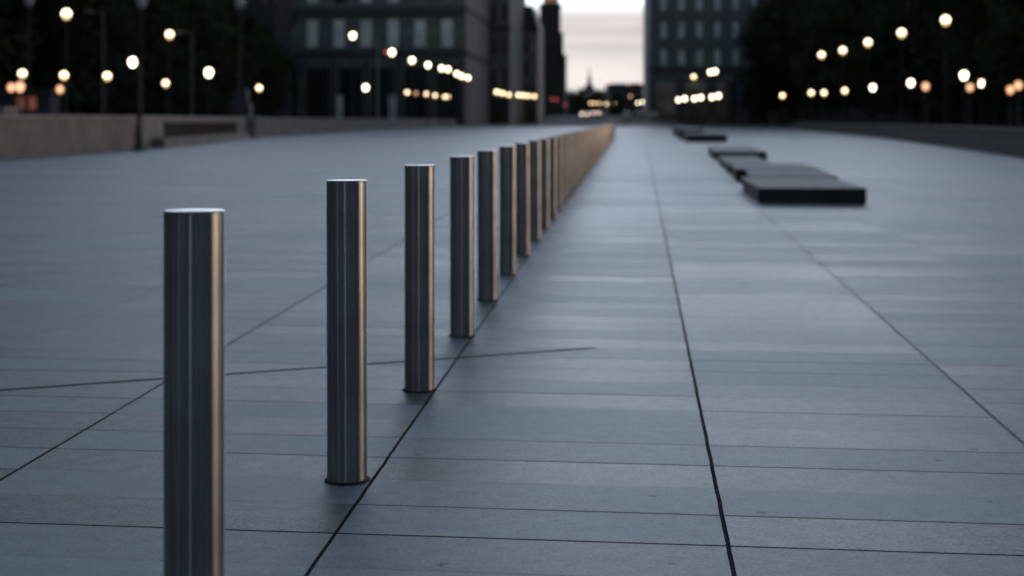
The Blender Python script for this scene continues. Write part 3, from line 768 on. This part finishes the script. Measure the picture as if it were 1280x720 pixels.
# far trees under the sky gap
for px, D, s, lb in [(727, 520, .75, 'small far tree silhouette left of the thin spire'), (747, 500, .7, 'small far tree silhouette under the thin spire'), (773, 480, .6, 'small far tree silhouette before the boxy dark building')]:
    put_tree(at(px, D), D, 2, s, lb, 'far trees at the end of the street')
# tree mass hiding the left part of the corner building
for px, D in [(308, 282), (275, 275), (320, 300)]:
    put_tree(at(px, D), D, 1, 1.45, 'tall dark tree overlapping the left end of the corner building', 'tall trees before the corner building')
for px, D in [(1004, 270), (1028, 262), (990, 286)]:
    put_tree(at(px, D), D, 1, 1.45, 'tall dark tree overlapping the right end of the teal building', 'tall trees before the teal building')

# ------------------------------------------------------------------ light
SUN_AZ = 77.0     # degrees to the right of the viewing direction
SUN_EL = 2.0
wd = bpy.data.worlds.new('World'); sc.world = wd; wd.use_nodes = True
nt = wd.node_tree; N, L = nt.nodes, nt.links
bg = N['Background']
sky = N.new('ShaderNodeTexSky'); sky.sky_type = 'NISHITA'; sky.sun_disc = False
sky.sun_elevation = R(SUN_EL); sky.sun_rotation = R(SUN_AZ)
sky.air_density = 1.0; sky.dust_density = 2.0; sky.ozone_density = 2.0
tc = N.new('ShaderNodeTexCoord')
mp = N.new('ShaderNodeMapping'); mp.inputs['Scale'].default_value = (1.0, 1.0, 15.0)
L.new(tc.outputs['Generated'], mp.inputs['Vector'])
cn = N.new('ShaderNodeTexNoise'); cn.inputs['Scale'].default_value = 1.6; cn.inputs['Detail'].default_value = 5; cn.inputs['Roughness'].default_value = .5
L.new(mp.outputs[0], cn.inputs['Vector'])
cr = N.new('ShaderNodeValToRGB'); cr.color_ramp.elements[0].position = .36; cr.color_ramp.elements[1].position = .64
cr.color_ramp.elements[0].color = (.50, .50, .50, 1); cr.color_ramp.elements[1].color = (.90, .90, .90, 1)
L.new(cn.outputs['Fac'], cr.inputs['Fac'])
# thin cloud: brighter near the horizon, cooler overhead
sx = N.new('ShaderNodeSeparateXYZ'); L.new(tc.outputs['Generated'], sx.inputs[0])
el = N.new('ShaderNodeValToRGB')
e = el.color_ramp.elements
e[0].position = 0.0; e[0].color = (8.8, 7.9, 7.6, 1)
e[1].position = .11; e[1].color = (8.6, 8.2, 8.1, 1)
n_ = e.new(.30); n_.color = (2.6, 3.5, 4.9, 1)
n_ = e.new(1.0); n_.color = (1.05, 1.55, 2.1, 1)
L.new(sx.outputs[2], el.inputs['Fac'])
mul = N.new('ShaderNodeVectorMath'); mul.operation = 'MULTIPLY'
sh = N.new('ShaderNodeMapRange'); sh.inputs[1].default_value = .3; sh.inputs[2].default_value = .7; sh.inputs[3].default_value = .78; sh.inputs[4].default_value = 1.12
L.new(cn.outputs['Fac'], sh.inputs[0])
cc = N.new('ShaderNodeCombineXYZ')
for i in range(3): L.new(sh.outputs[0], cc.inputs[i])
L.new(el.outputs['Color'], mul.inputs[0]); L.new(cc.outputs[0], mul.inputs[1])
mx = N.new('ShaderNodeMix'); mx.data_type = 'RGBA'
L.new(cr.outputs['Color'], mx.inputs[0]); L.new(sky.outputs[0], mx.inputs[6]); L.new(mul.outputs[0], mx.inputs[7])
# bright sky added above the view to light the paving, and the warm afterglow round the set sun
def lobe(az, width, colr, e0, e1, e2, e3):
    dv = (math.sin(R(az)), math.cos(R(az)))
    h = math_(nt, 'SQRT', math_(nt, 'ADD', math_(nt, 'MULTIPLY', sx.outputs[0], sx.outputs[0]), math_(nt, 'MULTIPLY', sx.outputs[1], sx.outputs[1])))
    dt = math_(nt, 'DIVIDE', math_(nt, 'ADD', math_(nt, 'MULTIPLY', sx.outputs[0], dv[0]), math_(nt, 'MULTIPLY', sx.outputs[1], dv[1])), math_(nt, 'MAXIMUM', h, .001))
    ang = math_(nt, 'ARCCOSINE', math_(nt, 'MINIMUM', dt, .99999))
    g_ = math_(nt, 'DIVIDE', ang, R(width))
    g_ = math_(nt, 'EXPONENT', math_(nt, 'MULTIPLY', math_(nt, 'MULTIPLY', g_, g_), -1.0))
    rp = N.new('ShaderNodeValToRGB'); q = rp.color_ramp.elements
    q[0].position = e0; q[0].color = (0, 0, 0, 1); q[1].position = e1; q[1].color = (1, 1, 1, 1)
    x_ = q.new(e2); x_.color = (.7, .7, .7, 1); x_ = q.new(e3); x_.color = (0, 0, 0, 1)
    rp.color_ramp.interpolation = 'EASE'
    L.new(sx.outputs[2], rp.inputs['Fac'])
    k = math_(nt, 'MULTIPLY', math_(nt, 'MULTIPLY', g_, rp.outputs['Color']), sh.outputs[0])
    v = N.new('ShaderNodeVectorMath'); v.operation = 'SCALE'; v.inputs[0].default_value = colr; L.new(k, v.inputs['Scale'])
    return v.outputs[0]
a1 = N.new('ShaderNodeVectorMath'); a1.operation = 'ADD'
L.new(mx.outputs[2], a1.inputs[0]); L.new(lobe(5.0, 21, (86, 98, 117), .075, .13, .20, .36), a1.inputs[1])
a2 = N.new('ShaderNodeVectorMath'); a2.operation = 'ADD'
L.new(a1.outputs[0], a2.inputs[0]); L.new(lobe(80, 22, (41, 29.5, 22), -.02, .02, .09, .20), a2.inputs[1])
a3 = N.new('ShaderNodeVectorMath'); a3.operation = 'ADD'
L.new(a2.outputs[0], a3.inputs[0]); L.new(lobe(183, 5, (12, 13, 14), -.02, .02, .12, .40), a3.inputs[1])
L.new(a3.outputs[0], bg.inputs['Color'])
bg.inputs['Strength'].default_value = 0.10

sl = bpy.data.lights.new('sun', 'SUN'); sl.energy = 0.12; sl.angle = R(12); sl.color = (1.0, .72, .52)
so = bpy.data.objects.new('sun', sl); COL.objects.link(so)
az = R(SUN_AZ); d = Vector((math.sin(az) * math.cos(R(SUN_EL)), math.cos(az) * math.cos(R(SUN_EL)), math.sin(R(SUN_EL))))
so.rotation_euler = d.to_track_quat('Z', 'Y').to_euler(); so.location = d * 100

# ------------------------------------------------------------------ camera
cam = bpy.data.cameras.new('camera'); co = bpy.data.objects.new('camera', cam); COL.objects.link(co)
co.location = (0, 0, CH); co.rotation_euler = (R(90), 0, 0)
cam.sensor_width = 36; cam.lens = F / 1280 * 36
cam.shift_y = -(360 - HZ) / 1280
cam.clip_start = .05; cam.clip_end = 6000
cam.dof.use_dof = True; cam.dof.focus_distance = 4.1; cam.dof.aperture_fstop = 2.15
sc.camera = co
sc.view_settings.view_transform = 'Standard'; sc.view_settings.look = 'None'; sc.view_settings.gamma = 1
sc.view_settings.exposure = 0.12
